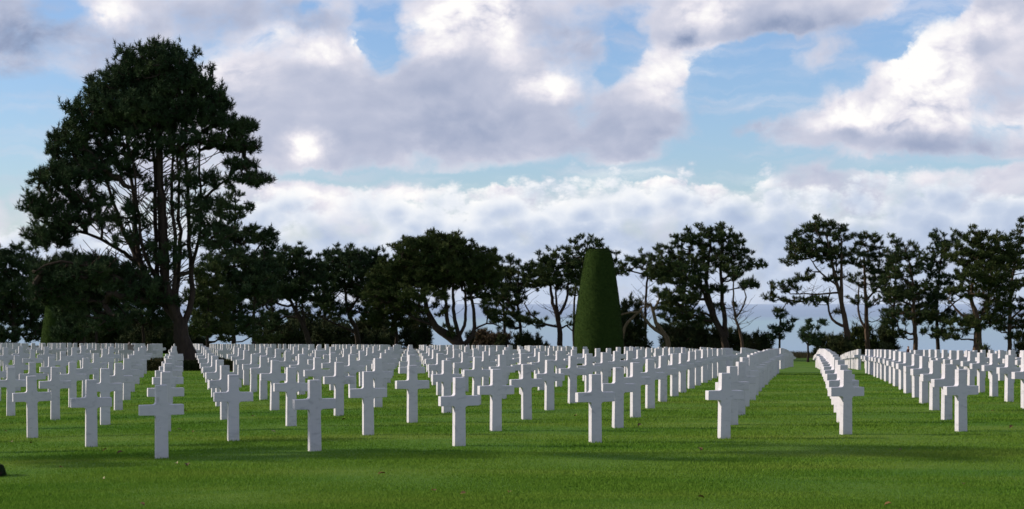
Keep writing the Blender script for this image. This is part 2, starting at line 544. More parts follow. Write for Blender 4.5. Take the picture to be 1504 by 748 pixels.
for (y, x, n, i, vis) in sorted(near):
    o = link('cross', cross_mesh)
    j = random.Random(i * 131 + n * 17)
    k = 0.35 if n < 3 else 1.0
    o.location = (x + j.gauss(0, .012) * k, y + j.gauss(0, .02) * k, ground_z(x, y) + j.gauss(0, .006))
    o.rotation_euler = (math.radians(j.gauss(0, .6)), math.radians(j.gauss(0, .45)), FACE + math.radians(j.gauss(0, 1.3)))
    row = sorted(rows[n], key=lambda s: s[1])
    k = [s[3] for s in row].index(i)
    m_ = len(row)
    if (i, n) in special:
        lab = special[(i, n)]
    elif k == m_ - 1 and m_ > 2 and i == max(q[3] for q in vis_spots if q[2] == n):
        lab = 'white marble cross, last at the right end of the %s row' % ORD[n]
    elif k == 0:
        lab = 'white marble cross, first from the left in the %s row' % ORD[n]
    else:
        lab = 'white marble cross, %s from the left in the %s row' % ('first' if k == 0 else ORD[k], ORD[n])
    tag(o, lab, 'cross', 'white marble crosses standing in rows on the lawn')

# the far rest of the field as one object
sb = cross_bm(simple=True)
sb.verts.ensure_lookup_table()
bv = np.array([v.co[:] for v in sb.verts])
bf = [[v.index for v in f.verts] for f in sb.faces]
sb.free()
big = [f for f in bf if len(f) > 4]
quad = np.array([f for f in bf if len(f) == 4])
av, aq, ab_ = [], [], []
rest = [s for s in spots if (s[2], s[3]) not in near_set and s is not star_spot]
for q, (y, x, n, i, vis) in enumerate(rest):
    j = random.Random(i * 131 + n * 17)
    a = FACE + math.radians(j.gauss(0, 1.3))
    tl = math.radians(j.gauss(0, .45))
    v = bv.copy()
    v[:, 0] += v[:, 2] * math.tan(tl)
    c, s_ = math.cos(a), math.sin(a)
    vx = v[:, 0] * c - v[:, 1] * s_ + x + j.gauss(0, .012)
    vy = v[:, 0] * s_ + v[:, 1] * c + y + j.gauss(0, .02)
    vz = v[:, 2] + ground_z(x, y) + j.gauss(0, .006)
    av.append(np.stack([vx, vy, vz], 1))
    aq.append(quad + q * len(bv))
    ab_.append(np.array(big) + q * len(bv))
far = link('distant_crosses', np_mesh('distant_crosses', np.concatenate(av), [np.concatenate(aq), np.concatenate(ab_)]), MM)
tag(far, 'dense far rows of white marble crosses reaching the trees', 'crosses', 'white marble crosses standing in rows on the lawn', 'stuff')


# star headstone
def m_brownstone(t, b, o):
    tc = t.n('ShaderNodeTexCoord').outputs['Object']
    c = t.ramp(t.noise(tc, 7.0, 4, 0.6), [(0.3, (0.17, 0.12, 0.11)), (0.7, (0.30, 0.25, 0.24))])
    t.put(b.inputs['Base Color'], c)


MBR = material('weathered_brown_stone', m_brownstone, 0.8, 0.2)
def prism(bm, pts, y0, y1):
    a = [bm.verts.new((x, y0, z)) for x, z in pts]
    b = [bm.verts.new((x, y1, z)) for x, z in pts]
    bm.faces.new(a); bm.faces.new(list(reversed(b)))
    for i in range(len(pts)):
        j = (i + 1) % len(pts)
        bm.faces.new((a[j], a[i], b[i], b[j]))
x, y = star_spot[1], star_spot[0]
sr = empty('star_headstone', (x, y, ground_z(x, y)))
sr.rotation_euler = (0, 0, FACE)
tag(sr, 'weathered brown six-pointed star headstone among the white crosses at left', 'headstone')
bm = bmesh.new()
pts = []
for k in range(12):
    a = math.radians(90 + 30 * k)
    r = 0.27 if k % 2 == 0 else 0.156
    pts.append((r * math.cos(a), 0.80 + r * math.sin(a)))
prism(bm, list(reversed(pts)), -0.05, 0.05)
bmesh.ops.recalc_face_normals(bm, faces=bm.faces)
link('star', bm_mesh('star', bm), MBR, sr)
bm = bmesh.new()
prism(bm, [(-.085, -.1), (.085, -.1), (.075, .66), (-.075, .66)], -0.054, 0.054)
bmesh.ops.recalc_face_normals(bm, faces=bm.faces)
link('post', bm_mesh('post', bm), MM, sr)


# ------------------------------------------------------------------ trees
# includes an unseen pine, added left of frame for its shade on the lawn
def m_needle(c0, c1, c2):
    def f(t, b, o):
        tc = t.n('ShaderNodeNewGeometry').outputs['Position']
        c = t.ramp(t.noise(tc, 0.9, 4, 0.6), [(0.33, c0), (0.52, c1), (0.70, c2)])
        t.put(b.inputs['Base Color'], c)
    return f


def m_bark(c0, c1):
    def f(t, b, o):
        tc = t.n('ShaderNodeTexCoord').outputs['Object']
        nz = t.noise(t.v('MULTIPLY', tc, (6, 6, 1.4)), 1.6, 5, 0.65)
        t.put(b.inputs['Base Color'], t.ramp(nz, [(0.3, c0), (0.7, c1)]))
        bp = t.n('ShaderNodeBump')
        bp.inputs['Strength'].default_value = 0.6
        bp.inputs['Distance'].default_value = 0.05
        t.put(bp.inputs['Height'], nz)
        t.put(b.inputs['Normal'], bp.outputs[0])
    return f


N_DARK = material('dark_pine_needles', m_needle((.019, .038, .018), (.036, .060, .024), (.058, .080, .029)), .8, .08)
N_MID = material('pine_needles', m_needle((.020, .038, .015), (.040, .060, .019), (.066, .080, .024)), .8, .08)
N_OLIVE = material('olive_pine_needles', m_needle((.024, .042, .013), (.046, .064, .018), (.072, .082, .024)), .8, .08)
N_BUSH = material('bush_leaves', m_needle((.020, .034, .014), (.038, .050, .018), (.065, .062, .025)), .8, .1)
N_BROWN = material('brown_twigs', m_needle((.06, .045, .03), (.09, .065, .045), (.13, .10, .06)), .9, .05)
B_DARK = material('dark_bark', m_bark((.020, .016, .013), (.050, .036, .027)), .9, .1)
B_PALE = material('pale_bark', m_bark((.06, .045, .028), (.15, .11, .065)), .9, .1)
B_MID = material('brown_bark', m_bark((.045, .032, .022), (.11, .075, .05)), .9, .1)


def catmull(P, R, step):
    P = np.asarray(P, float); R = np.asarray(R, float)
    out_p, out_r = [], []
    n = len(P)
    for i in range(n - 1):
        p0, p1, p2, p3 = P[max(i - 1, 0)], P[i], P[i + 1], P[min(i + 2, n - 1)]
        k = max(1, int(np.linalg.norm(p2 - p1) / step))
        for q in range(k):
            t = q / k
            out_p.append(0.5 * ((2 * p1) + (-p0 + p2) * t + (2 * p0 - 5 * p1 + 4 * p2 - p3) * t * t + (-p0 + 3 * p1 - 3 * p2 + p3) * t ** 3))
            out_r.append(R[i] * (1 - t) + R[i + 1] * t)
    out_p.append(P[-1]); out_r.append(R[-1])
    return np.array(out_p), np.array(out_r)


def tubes(pos, par, rad, sides=5):
    """one tapered prism per parent-child edge"""
    idx = np.array([i for i in range(len(pos)) if par[i] >= 0])
    a, b = pos[np.array(par)[idx]], pos[idx]
    ra, rb = rad[np.array(par)[idx]], rad[idx]
    ra = np.minimum(ra, rb * 1.6 + 0.004)
    d = b - a
    L = np.linalg.norm(d, axis=1, keepdims=True) + 1e-9
    d = d / L
    ref = np.tile(np.array([[0.31, 0.93, 0.17]]), (len(d), 1))
    u = np.cross(d, ref); u /= np.linalg.norm(u, axis=1, keepdims=True) + 1e-9
    v = np.cross(d, u)
    th = np.arange(sides) * 2 * np.pi / sides
    ring = u[:, None, :] * np.cos(th)[None, :, None] + v[:, None, :] * np.sin(th)[None, :, None]
    A = a[:, None, :] + ring * ra[:, None, None]
    B = (b + d * rb[:, None] * .25)[:, None, :] + ring * rb[:, None, None]
    VV = np.concatenate([A, B], 1).reshape(-1, 3)
    base = (np.arange(len(idx)) * 2 * sides)[:, None]
    k = np.arange(sides)
    k2 = (k + 1) % sides
    Q = np.stack([base + k, base + k2, base + sides + k2, base + sides + k], 2).reshape(-1, 4)
    return VV, Q


def needles(pts, dirs, K, L, wd, g, spread=0.75):
    T = len(pts)
    d = dirs[:, None, :] + g.normal(0, spread, (T, K, 3))
    d /= np.linalg.norm(d, axis=2, keepdims=True) + 1e-9
    ln = L * (0.65 + 0.6 * g.random((T, K, 1)))
    base = pts[:, None, :] - dirs[:, None, :] * (g.random((T, K, 1)) * L * 0.9)
    side = np.cross(d, g.normal(0, 1, (T, K, 3)))
    side *= (wd / 2) / (np.linalg.norm(side, axis=2, keepdims=True) + 1e-9)
    V = np.stack([base - side, base + side, base + d * ln], 2).reshape(-1, 3)
    return V, np.arange(T * K * 3).reshape(-1, 3)


def tree(name, label, Y, stems, lobes, mat=None, bark=None, spacing=0.85, tufts=34, K=12, L=0.30, wd=0.045,
         cr=0.62, flat=0.5, cat='tree', group=None, bare=0, seed=1, dens=1.0, depth=0.85, sides=5, trunk_name='trunk', crown_name='crown', mdepth=0.9):
    g = np.random.default_rng(seed)
    s = Y / F
    bx = (stems[0][0][0][0] - CX) * s
    base = np.array([bx, Y, ground_z(bx, Y)])
    pos, par, rad = [], [], []
    for si, (pl, r0, r1) in enumerate(stems):
        P = []
        for q, p in enumerate(pl):
            wv = W(p[0], p[1], Y)
            if len(p) > 2: wv[1] += p[2]
            P.append(wv)
        if si == 0:
            P[0] = np.array([base[0], Y, base[2] - 0.25])
        R = np.linspace(r0 * s, r1 * s, len(P)) * (0.85 if Y > 100 else 1.0)
        cp, cr_ = catmull(P, R, 0.45)
        if si == 0:
            cr_[0] *= 1.45
            if len(cr_) > 2: cr_[1] *= 1.15
        cp[1:] += g.normal(0, 0.025, (len(cp) - 1, 3))
        start = len(pos)
        for q in range(len(cp)):
            if q == 0:
                if si == 0: pr = -1
                else:
                    A = np.array(pos)
                    pr = int(np.argmin(np.linalg.norm(A - cp[0], axis=1)))
            else: pr = start + q - 1
            pos.append(cp[q]); par.append(pr); rad.append(cr_[q])
    n_trunk = len(pos)
    spec_rad = list(rad)
    # clump centres
    cl, cs = [], []
    for lb in lobes:
        lx, ly, rx, ry = lb[:4]
        dn = (lb[4] if len(lb) > 4 else 1.0) * dens
        yoff = lb[5] if len(lb) > 5 else g.normal(0, .25) * rx * s
        c = W(lx, ly, Y); c[1] += yoff
        r = np.array([rx * s, max(rx * s * depth, mdepth), ry * s])
        r = np.maximum(r - np.array([cr * .7, cr * .5, cr * flat * .6]), np.array([.12, .12, .08]))
        want = max(1, int(dn * 1.5 * (r[0] + .3) * (r[1] + .3) * (r[2] + .3) / spacing ** 3 * 2.0 + 1.0))
        got = 0
        for _ in range(want * 14):
            q = g.normal(0, 1, 3); q /= np.linalg.norm(q)
            q *= g.random() ** 0.30 * (0.80 + 0.5 * g.random() ** 2)
            p = c + q * (r + cr * .35)
            if cl and np.min(np.linalg.norm(np.array(cl) - p, axis=1) / 1.0) < spacing * (0.55 + .35 * g.random()):
                continue
            cl.append(p); cs.append(cr * (0.65 + 0.6 * g.random()))
            got += 1
            if got >= want: break
    cl = np.array(cl); cs = np.array(cs)
    tp = np.array(pos[:n_trunk])
    order = np.argsort([np.min(np.linalg.norm(tp - p, axis=1)) for p in cl])
    tips = []
    for q in order:
        p = cl[q]
        A = np.array(pos)
        d = np.linalg.norm(A - p, axis=1)
        hz = np.linalg.norm((A - p)[:, :2], axis=1)
        cost = d + 1.6 * np.maximum(0, A[:, 2] - p[2] + 0.15 * hz) + np.where(A[:, 2] < base[2] + 1.0, 6, 0)
        j = int(np.argmin(cost))
        k = max(2, int(d[j] / 0.5))
        a = A[j]
        bend = g.normal(0, 0.10 * d[j], 3) + np.array([0, 0, -0.10 * d[j]])
        prev = j
        for u in range(1, k + 1):
            t = u / k
            pt = a * (1 - t) + p * t + bend * math.sin(math.pi * t)
            if u < k: pt = pt + g.normal(0, .03, 3)
            pos.append(pt); par.append(prev); rad.append(0); prev = len(pos) - 1
        tips.append(prev)
    ztop = max(p[2] for p in cl)
    cx0, half_w = np.mean(cl[:, 0]), (cl[:, 0].max() - cl[:, 0].min()) / 2
    cand = [i for i in range(2, n_trunk) if base[2] + 2.6 < pos[i][2] < ztop - 3.6 and abs(pos[i][0] - cx0) < half_w * .42]
    for _ in range(bare if len(cand) > 4 else 0):            # thin leafless side branches
        j = int(g.choice(cand)); a = np.array(pos[j])
        aa = g.random() * 2 * np.pi
        dv = np.array([math.cos(aa), math.sin(aa) * .6, 0.25 + .5 * g.random()])
        ln = 0.8 + 1.6 * g.random(); prev = j
        for u in range(1, 5):
            pos.append(a + dv * ln * u / 4 + np.array([0, 0, .12 * (u / 4) ** 2 * ln]) + g.normal(0, .05, 3))
            par.append(prev); rad.append(0); prev = len(pos) - 1
            if u == 2:
                e = pos[-1] + dv[[1, 0, 2]] * .35 * ln + g.normal(0, .08, 3)
                pos.append(e); par.append(prev); rad.append(0)
    pos = np.array(pos); N = len(pos)
    acc = np.zeros(N)
    for tpi in tips: acc[tpi] += (0.016 + .00006 * Y) ** 2.35
    for i in range(N - 1, n_trunk - 1, -1):
        acc[i] = max(acc[i], 0.012 ** 2.35)
        acc[par[i]] += acc[i]
    rr = acc ** (1 / 2.35)
    rr[:n_trunk] = spec_rad
    root = empty(name, base)
    tag(root, label, cat, group)
    V1, Q1 = tubes(pos, par, rr, sides)
    # twigs and tufts
    m = (tufts * (cs / cr) ** 2).astype(int)
    ci = np.repeat(np.arange(len(cl)), m)
    q = g.normal(0, 1, (len(ci), 3)); q /= np.linalg.norm(q, axis=1, keepdims=True)
    q *= g.random((len(ci), 1)) ** 0.4
    off = q * cs[ci][:, None] * np.array([1, 1, flat])
    tpnt = cl[ci] + off
    dr = off + np.array([0, 0, 0.75 * cr]) + g.normal(0, .15 * cr, off.shape)
    dr /= np.linalg.norm(dr, axis=1, keepdims=True)
    V2, Q2 = needles(tpnt, dr, K, L, wd, g)
    ks = g.choice(len(cl), max(1, len(cl) // 2), replace=False)
    sp = cl[ks] + np.stack([g.normal(0, .5 * cr, len(ks)), g.normal(0, .5 * cr, len(ks)), cs[ks] * flat * (0.8 + .5 * g.random(len(ks)))], 1)
    sdir = np.stack([g.normal(0, .3, len(ks)), g.normal(0, .3, len(ks)), np.ones(len(ks))], 1)
    V4, Q4 = needles(sp, sdir / np.linalg.norm(sdir, axis=1, keepdims=True), K + 6, L * 1.05, wd, g, .42)
    Q2 = np.vstack([Q2, Q4 + len(V2)]); V2 = np.vstack([V2, V4])
    # twigs from the clump centre to every second tuft
    sel = g.random(len(ci)) < 0.45
    a, b = cl[ci][sel] - np.array([0, 0, .05]), tpnt[sel]
    sd_ = np.cross(b - a, g.normal(0, 1, a.shape)); sd_ *= 0.016 / (np.linalg.norm(sd_, axis=1, keepdims=True) + 1e-9)
    V3 = np.stack([a - sd_, a + sd_, b], 1).reshape(-1, 3)
    T3 = np.arange(len(V3)).reshape(-1, 3) + len(V1)
    tr = link(trunk_name, np_mesh(trunk_name, np.concatenate([V1, V3]) - base, [Q1, T3], False), bark or B_DARK, root)
    link(crown_name, np_mesh(crown_name, V2 - base, Q2), mat or N_DARK, root)
    return root


#TREES
BP = 'pines and shrubs along the cliff edge'
# the big pine in the cross aisle
tree('pine_tree', 'tall broad dark pine with many upright stems, towering over the crosses at left', 72,
     [([(281, 541), (276, 520), (268, 495), (262, 470)], 15, 10),
      ([(262, 470), (250, 440), (243, 414), (240, 313), (237, 257), (235, 190), (238, 110), (236, 85)], 8, 1.6),
      ([(255, 455), (256, 420), (257, 350), (252, 280), (256, 200), (262, 130)], 4, 1),
      ([(252, 450, .3), (236, 420, .5), (231, 350, .5), (229, 280, .5), (226, 200, .5), (205, 120, .5)], 4, 1),
      ([(235, 425, .3), (215, 380, -.2), (205, 320, -.2), (200, 260, -.2), (190, 200, -.2)], 3, 1),
      ([(275, 400, .6), (290, 350, .4), (294, 290, .4), (290, 220, .4), (300, 160, .4)], 3, 1),
      ([(266, 485, .1), (276, 455, .3), (278, 430, .5), (275, 380, .6), (272, 313, .6), (268, 207, .7), (267, 140, .8)], 5.5, 1.4),
      ([(262, 474, -.1), (243, 454, .3), (228, 414, .6), (223, 347, .8), (221, 257, .9), (218, 200, .9), (214, 130, .9)], 5, 1.4),
      ([(262, 470, -.1), (235, 447, .6), (200, 392, 1.2), (172, 345, 1.6), (150, 290, 1.8), (130, 220, 1.9)], 6, 1.5),
      ([(240, 440, .1), (205, 405, .9), (190, 345, 1.2), (186, 290, 1.3), (178, 210, 1.3), (172, 165, 1.3)], 5, 1.5),
      ([(262, 470, 0), (252, 430, 1.0), (254, 370, 1.4), (253, 300, 1.5), (250, 200, 1.6)], 5, 1.5),
      ([(272, 340, .6), (300, 290, .4), (335, 262, .2), (385, 265, .2)], 2.5, 1),
      ([(220, 430, -.5), (160, 400, -.8), (100, 385, -1.0), (60, 400, -1)], 3.5, 1),
      ([(200, 392, 1.2), (140, 350, 1.0), (85, 335, .8), (50, 320, .6)], 3, 1)],
     [(228, 96, 62, 32, 1.6), (190, 128, 60, 32, 1.5), (275, 128, 48, 32, 1.5), (150, 168, 52, 32, 1.5), (112, 212, 48, 34, 1.5), (215, 160, 70, 34, 1.3),
      (295, 168, 44, 22, 1.3), (322, 150, 18, 14, 1.3), (350, 182, 26, 11, 1.5), (352, 212, 28, 10, 1.5), (330, 205, 40, 16, .8), (350, 240, 26, 7, 1.2), (372, 262, 26, 9, 1.6),
      (320, 262, 40, 10, .6), (84, 262, 36, 24, 1.5), (62, 300, 28, 16, 1.6), (70, 345, 34, 20, 1.5), (115, 290, 50, 20, .6), (165, 240, 60, 26, .5), (150, 325, 70, 16, .3),
      (210, 210, 60, 22, .55), (275, 212, 50, 20, .5), (300, 300, 40, 22, .9), (245, 270, 40, 14, .2), (205, 310, 50, 18, .2),
      (120, 250, 50, 22, .6), (95, 325, 46, 18, .6), (185, 350, 50, 14, .25), (290, 260, 36, 18, .4), (98, 392, 55, 18, 1.5), (72, 418, 26, 28, 1.5), (150, 400, 60, 22, 1.3), (120, 440, 50, 18, 1.0), (205, 425, 50, 20, .8),
      (240, 375, 40, 20, .45), (315, 345, 36, 26, .8), (232, 440, 40, 9, .8), (150, 470, 50, 14, .8)],
     N_DARK, B_DARK, spacing=0.40, tufts=13, K=18, L=0.18, wd=0.025, cr=0.25, flat=0.85, seed=3, sides=8, depth=.75, dens=.80, bare=260)

TL = [
 ('pine_tree', 'layered dark conifer close behind and right of the big pine', 140,
  [([(343, 520), (343, 430), (345, 350), (346, 280)], 4.5, 1)],
  [(346, 285, 14, 14), (346, 312, 32, 14), (345, 345, 44, 18), (380, 345, 26, 16), (342, 385, 55, 20), (395, 360, 14, 14), (330, 425, 48, 24), (370, 415, 40, 22), (310, 460, 34, 28), (345, 468, 40, 24, .8)], N_DARK, B_DARK),
 ('pine_tree', 'dark multi-stemmed pine left of centre with stems leaning left', 165,
  [([(458, 515), (450, 490), (436, 460), (426, 440), (420, 400)], 6, 1.5), ([(448, 488), (444, 450), (443, 405)], 3, 1), ([(436, 462), (434, 430), (435, 395)], 3, 1)],
  [(430, 378, 36, 18), (410, 400, 34, 22), (450, 405, 32, 24), (395, 425, 30, 20), (425, 425, 40, 16, .8), (395, 470, 28, 12, .7), (470, 430, 20, 14, .6)], N_DARK, B_DARK),
 ('pine_tree', 'dark pine with a low forked limb, left of the round-topped pine', 170,
  [([(527, 515), (524, 490), (514, 465), (508, 440), (505, 400)], 6, 1.5), ([(522, 490), (505, 482), (480, 470), (466, 462)], 2.5, 1), ([(512, 460), (530, 430), (545, 405)], 2.5, 1)],
  [(500, 375, 32, 16), (520, 390, 38, 22), (548, 378, 22, 14), (490, 405, 30, 20), (535, 420, 34, 16), (478, 440, 26, 12, .8), (500, 455, 34, 12, .6), (545, 455, 24, 12, .7)], N_DARK, B_DARK),
 ('pine_tree', 'small olive pine under the left side of the round-topped pine', 166,
  [([(583, 515), (582, 490), (580, 465), (578, 440)], 4, 1.5), ([(582, 470), (565, 455), (550, 445)], 2, 1)],
  [(560, 438, 30, 14), (585, 450, 34, 16), (558, 465, 26, 12), (590, 478, 26, 10, .7)], N_OLIVE, B_DARK),
 ('pine_tree', 'broad round-topped green pine with fan of thick stems in the centre', 160,
  [([(676, 520), (672, 504), (655, 492), (640, 480), (630, 462), (622, 435), (615, 400)], 11, 2), ([(672, 502), (658, 474), (655, 440), (652, 395)], 5, 1.5),
   ([(678, 505), (668, 470), (665, 430), (668, 390)], 4.5, 1.5), ([(684, 505), (694, 494), (697, 470), (690, 421), (688, 395)], 5, 1.5), ([(672, 500), (684, 470), (683, 430), (680, 400)], 3.5, 1.2),
   ([(640, 480), (610, 468), (585, 455)], 3, 1), ([(696, 485), (715, 475), (732, 478)], 2, 1)],
  [(638, 362, 50, 20, 1.5), (610, 378, 40, 26, 1.4), (660, 378, 48, 26, 1.4), (690, 388, 42, 24, 1.3), (640, 398, 80, 24, 1.3), (583, 405, 36, 26, 1.3), (722, 374, 14, 12), (715, 400, 24, 22),
   (565, 425, 34, 18), (620, 430, 54, 12, .7), (600, 450, 36, 10, .7), (705, 425, 34, 14, .7), (715, 450, 22, 9, .5), (660, 482, 20, 8, .5), (640, 455, 30, 10, .4)], N_OLIVE, B_DARK),
 ('pine_tree', 'dark pine with low spreading crown right of the round-topped pine', 172,
  [([(765, 515), (764, 480), (760, 440), (762, 400)], 3.5, 1), ([(763, 470), (745, 455), (735, 445)], 2, 1)],
  [(763, 392, 30, 16), (745, 410, 26, 20), (785, 408, 28, 16), (745, 435, 34, 16), (750, 465, 36, 11), (735, 474, 24, 7)], N_MID, B_DARK),
 ('pine_tree', 'green pine with forked trunk and sweeping left limb beside the clipped cone', 168,
  [([(822, 518), (822, 490), (820, 470), (812, 445), (808, 420), (806, 395)], 5.5, 1.5), ([(821, 472), (817, 440), (817, 400)], 3, 1), ([(820, 480), (800, 476), (780, 462), (770, 445)], 2.5, 1),
   ([(822, 462), (832, 440), (835, 410), (845, 380)], 3, 1), ([(822, 484), (832, 478), (840, 486)], 2, 1)],
  [(862, 356, 26, 14), (835, 378, 40, 18), (808, 390, 30, 16), (800, 378, 10, 8), (820, 405, 38, 16), (885, 375, 24, 14), (893, 392, 12, 14), (785, 410, 26, 12, .7), (780, 470, 30, 8), (850, 400, 26, 16), (848, 470, 18, 9, .7)], N_MID, B_DARK),
 ('pine_tree', 'slender pine standing half hidden behind the clipped green cone', 178,
  [([(844, 516), (843, 460), (846, 410)], 3, 1)],
  [(868, 385, 26, 16), (850, 425, 24, 12, .8), (905, 400, 16, 12)], N_MID, B_DARK),
 ('pine_tree', 'small flat-topped pine between the clipped cone and the pine clump', 176,
  [([(948, 516), (948, 455), (951, 405), (950, 395)], 3, 1), ([(950, 405), (925, 398), (905, 400)], 1.5, .8)],
  [(925, 388, 26, 9), (950, 382, 26, 12), (910, 400, 14, 6), (960, 400, 24, 8)], N_MID, B_DARK),
 ('pine_tree', 'large pine clump with leaning twin trunks right of the clipped cone', 165,
  [([(1069, 518), (1063, 494), (1051, 472), (1042, 440), (1038, 420), (1040, 387), (1045, 350)], 7.5, 1.5), ([(1067, 495), (1063, 460), (1060, 427), (1059, 387), (1060, 350)], 5, 1.5),
   ([(1048, 468), (1036, 440), (1025, 400), (1015, 375)], 3.5, 1), ([(1040, 430), (1010, 410), (985, 395)], 2.5, 1)],
  [(1052, 343, 32, 14, 1.3), (1025, 350, 26, 16, 1.2), (1075, 358, 24, 18), (1100, 372, 16, 14), (1118, 388, 12, 7, 1.5), (1098, 392, 22, 8), (1050, 375, 46, 18), (1100, 418, 22, 6), (1080, 408, 24, 10, .8), (1000, 360, 22, 14),
   (975, 362, 14, 9), (985, 385, 38, 16), (1010, 400, 40, 16), (970, 400, 30, 14), (1040, 425, 34, 10, .6), (1000, 430, 40, 14, .9), (985, 455, 32, 14, .9), (1015, 465, 26, 16, .8), (1060, 450, 26, 10, .4)], N_MID, B_DARK),
 ('pine_tree', 'thin pale forked tree on the right edge of the pine clump', 163,
  [([(1094, 518), (1088, 494), (1080, 464), (1077, 440), (1078, 400)], 3.2, 1), ([(1082, 466), (1092, 450), (1096, 436), (1092, 422)], 1.8, .8)],
  [(1078, 400, 16, 7), (1092, 415, 16, 5), (1068, 392, 14, 7)], N_MID, B_MID),
 ('dead_tree', 'pale bare tree with bent trunk between the clipped cone and the pine clump', 160,
  [([(982, 520), (980, 498), (972, 486), (964, 474), (959, 455), (955, 445)], 5.5, 2), ([(978, 494), (955, 478), (945, 465), (941, 456)], 3.5, 1.4), ([(959, 458), (968, 440), (966, 425)], 2.5, 1)],
  [(975, 430, 10, 6, .6), (960, 425, 10, 6, .6)], N_MID, B_PALE),
 ('dead_tree', 'bare sunlit forked branch leaning out from behind the clipped cone', 158,
  [([(914, 524), (914, 500), (917, 482), (928, 468), (940, 457)], 3.4, 2), ([(938, 459), (925, 459), (911, 463)], 2.4, 1.6), ([(940, 457), (944, 452), (948, 449)], 1.6, .8)],
  [(948, 446, 3, 2, .3)], N_BROWN, B_PALE),
 ('pine_tree', 'tall bare-trunked pine with looping low limb right of the central lane', 172,
  [([(1246, 525), (1245, 500), (1241, 470), (1236, 445), (1229, 415), (1221, 380), (1215, 350)], 6.5, 1.5), ([(1236, 445), (1236, 400), (1236, 350)], 4, 1.2),
   ([(1242, 480), (1228, 474), (1219, 462), (1217, 440), (1219, 424)], 3, 1), ([(1230, 420), (1205, 400), (1190, 380)], 2, .8), ([(1232, 430), (1200, 432), (1160, 432)], 2, .8), ([(1222, 385), (1205, 350), (1200, 340)], 2, .8)],
  [(1207, 332, 28, 12, 1.4), (1232, 340, 22, 16, 1.2), (1180, 345, 18, 14), (1190, 362, 36, 16, 1.2), (1155, 382, 13, 7), (1172, 375, 18, 8), (1222, 372, 34, 18, 1.1), (1178, 405, 24, 8), (1152, 420, 22, 10, 1.3), (1134, 434, 14, 8, 1.3),
   (1160, 440, 22, 7), (1195, 440, 30, 7), (1225, 405, 24, 12, .6), (1145, 455, 12, 5), (1235, 455, 12, 6, .5)], N_MID, B_MID),
 ('pine_tree', 'dark pine standing close behind and right of the tall bare-trunked pine', 175,
  [([(1276, 523), (1273, 480), (1272, 440), (1270, 400), (1268, 370)], 5, 1.2), ([(1273, 484), (1262, 465), (1261, 440), (1262, 415)], 2.5, 1), ([(1273, 440), (1290, 420), (1300, 400)], 2, 1)],
  [(1270, 352, 26, 12), (1284, 362, 16, 14), (1262, 378, 26, 16), (1285, 390, 28, 16), (1262, 410, 22, 12, .8), (1292, 415, 22, 14), (1270, 440, 26, 10, .7), (1298, 440, 16, 10, .7), (1295, 470, 20, 6, .5)], N_MID, B_MID),
 ('pine_tree', 'layered green pine third from the right with straight dark trunk', 168,
  [([(1346, 523), (1344, 490), (1342, 450), (1340, 410), (1332, 370)], 5, 1.2), ([(1342, 450), (1318, 440), (1300, 436)], 2, .8), ([(1343, 470), (1370, 462), (1385, 458)], 2, .8)],
  [(1318, 358, 20, 10), (1335, 372, 24, 12), (1308, 378, 18, 12), (1330, 398, 32, 13), (1300, 410, 18, 10), (1350, 420, 38, 10), (1320, 432, 36, 10), (1345, 462, 44, 13, 1.3), (1310, 470, 24, 10), (1318, 490, 22, 7)], N_MID, B_MID),
 ('pine_tree', 'dark pine between the layered green pine and the thick-trunked pine', 174,
  [([(1379, 523), (1377, 492), (1376, 450), (1380, 400), (1385, 365)], 4, 1.2), ([(1377, 470), (1395, 450), (1410, 440)], 2, 1)],
  [(1372, 345, 13, 13), (1395, 352, 18, 13), (1385, 368, 28, 14), (1375, 395, 26, 13), (1395, 415, 28, 12), (1370, 440, 30, 12), (1385, 465, 30, 11), (1372, 486, 26, 7)], N_DARK, B_DARK),
 ('pine_tree', 'broad dense pine with thick forked trunk near the right edge', 162,
  [([(1436, 526), (1436, 500), (1437, 484), (1434, 462), (1427, 440), (1430, 400)], 9, 2), ([(1437, 482), (1420, 468), (1404, 454), (1392, 440)], 3.5, 1), ([(1437, 480), (1448, 450), (1455, 410), (1460, 380)], 3.5, 1)],
  [(1428, 350, 30, 15, 1.2), (1455, 352, 26, 15, 1.2), (1415, 372, 34, 16, 1.2), (1450, 378, 40, 20, 1.3), (1475, 375, 24, 20), (1440, 402, 46, 16, 1.2), (1455, 425, 40, 15, 1.2), (1415, 428, 34, 9, .8),
   (1445, 468, 34, 12, 1.3), (1462, 450, 30, 12), (1410, 475, 34, 10, 1.2), (1400, 490, 30, 7)], N_OLIVE, B_MID),
 ('pine_tree', 'tall pine cut off by the right edge of the view', 168,
  [([(1484, 523), (1483, 480), (1485, 430), (1492, 380), (1500, 340)], 4.5, 1.2), ([(1484, 470), (1500, 455), (1515, 450)], 2, 1)],
  [(1500, 334, 10, 14), (1490, 358, 22, 14), (1515, 350, 22, 20), (1488, 385, 28, 16), (1515, 395, 24, 22), (1488, 415, 28, 14), (1485, 445, 28, 12), (1480, 475, 30, 12), (1510, 470, 20, 14), (1490, 492, 26, 6)], N_MID, B_MID),
 ('pine_tree', 'small young pine left of the lane with short dark trunk', 165,
  [([(1145, 520), (1145, 500), (1146, 470)], 2.6, 1)],
  [(1147, 464, 12, 8), (1138, 476, 16, 9), (1157, 478, 15, 9), (1146, 488, 24, 8)], N_DARK, B_DARK),
 ('small_tree', 'small dark round tree standing at the far end of the lane', 160,
  [([(1187, 528), (1187, 510), (1188, 490)], 2.4, 1), ([(1187, 508), (1180, 496)], 1.2, .8)],
  [(1190, 474, 12, 7), (1182, 486, 17, 10), (1200, 490, 14, 9), (1190, 497, 22, 7), (1210, 471, 5, 3)], N_DARK, B_DARK),
 ('pine_tree', 'big dark tree mass at the far left edge of the view', 150,
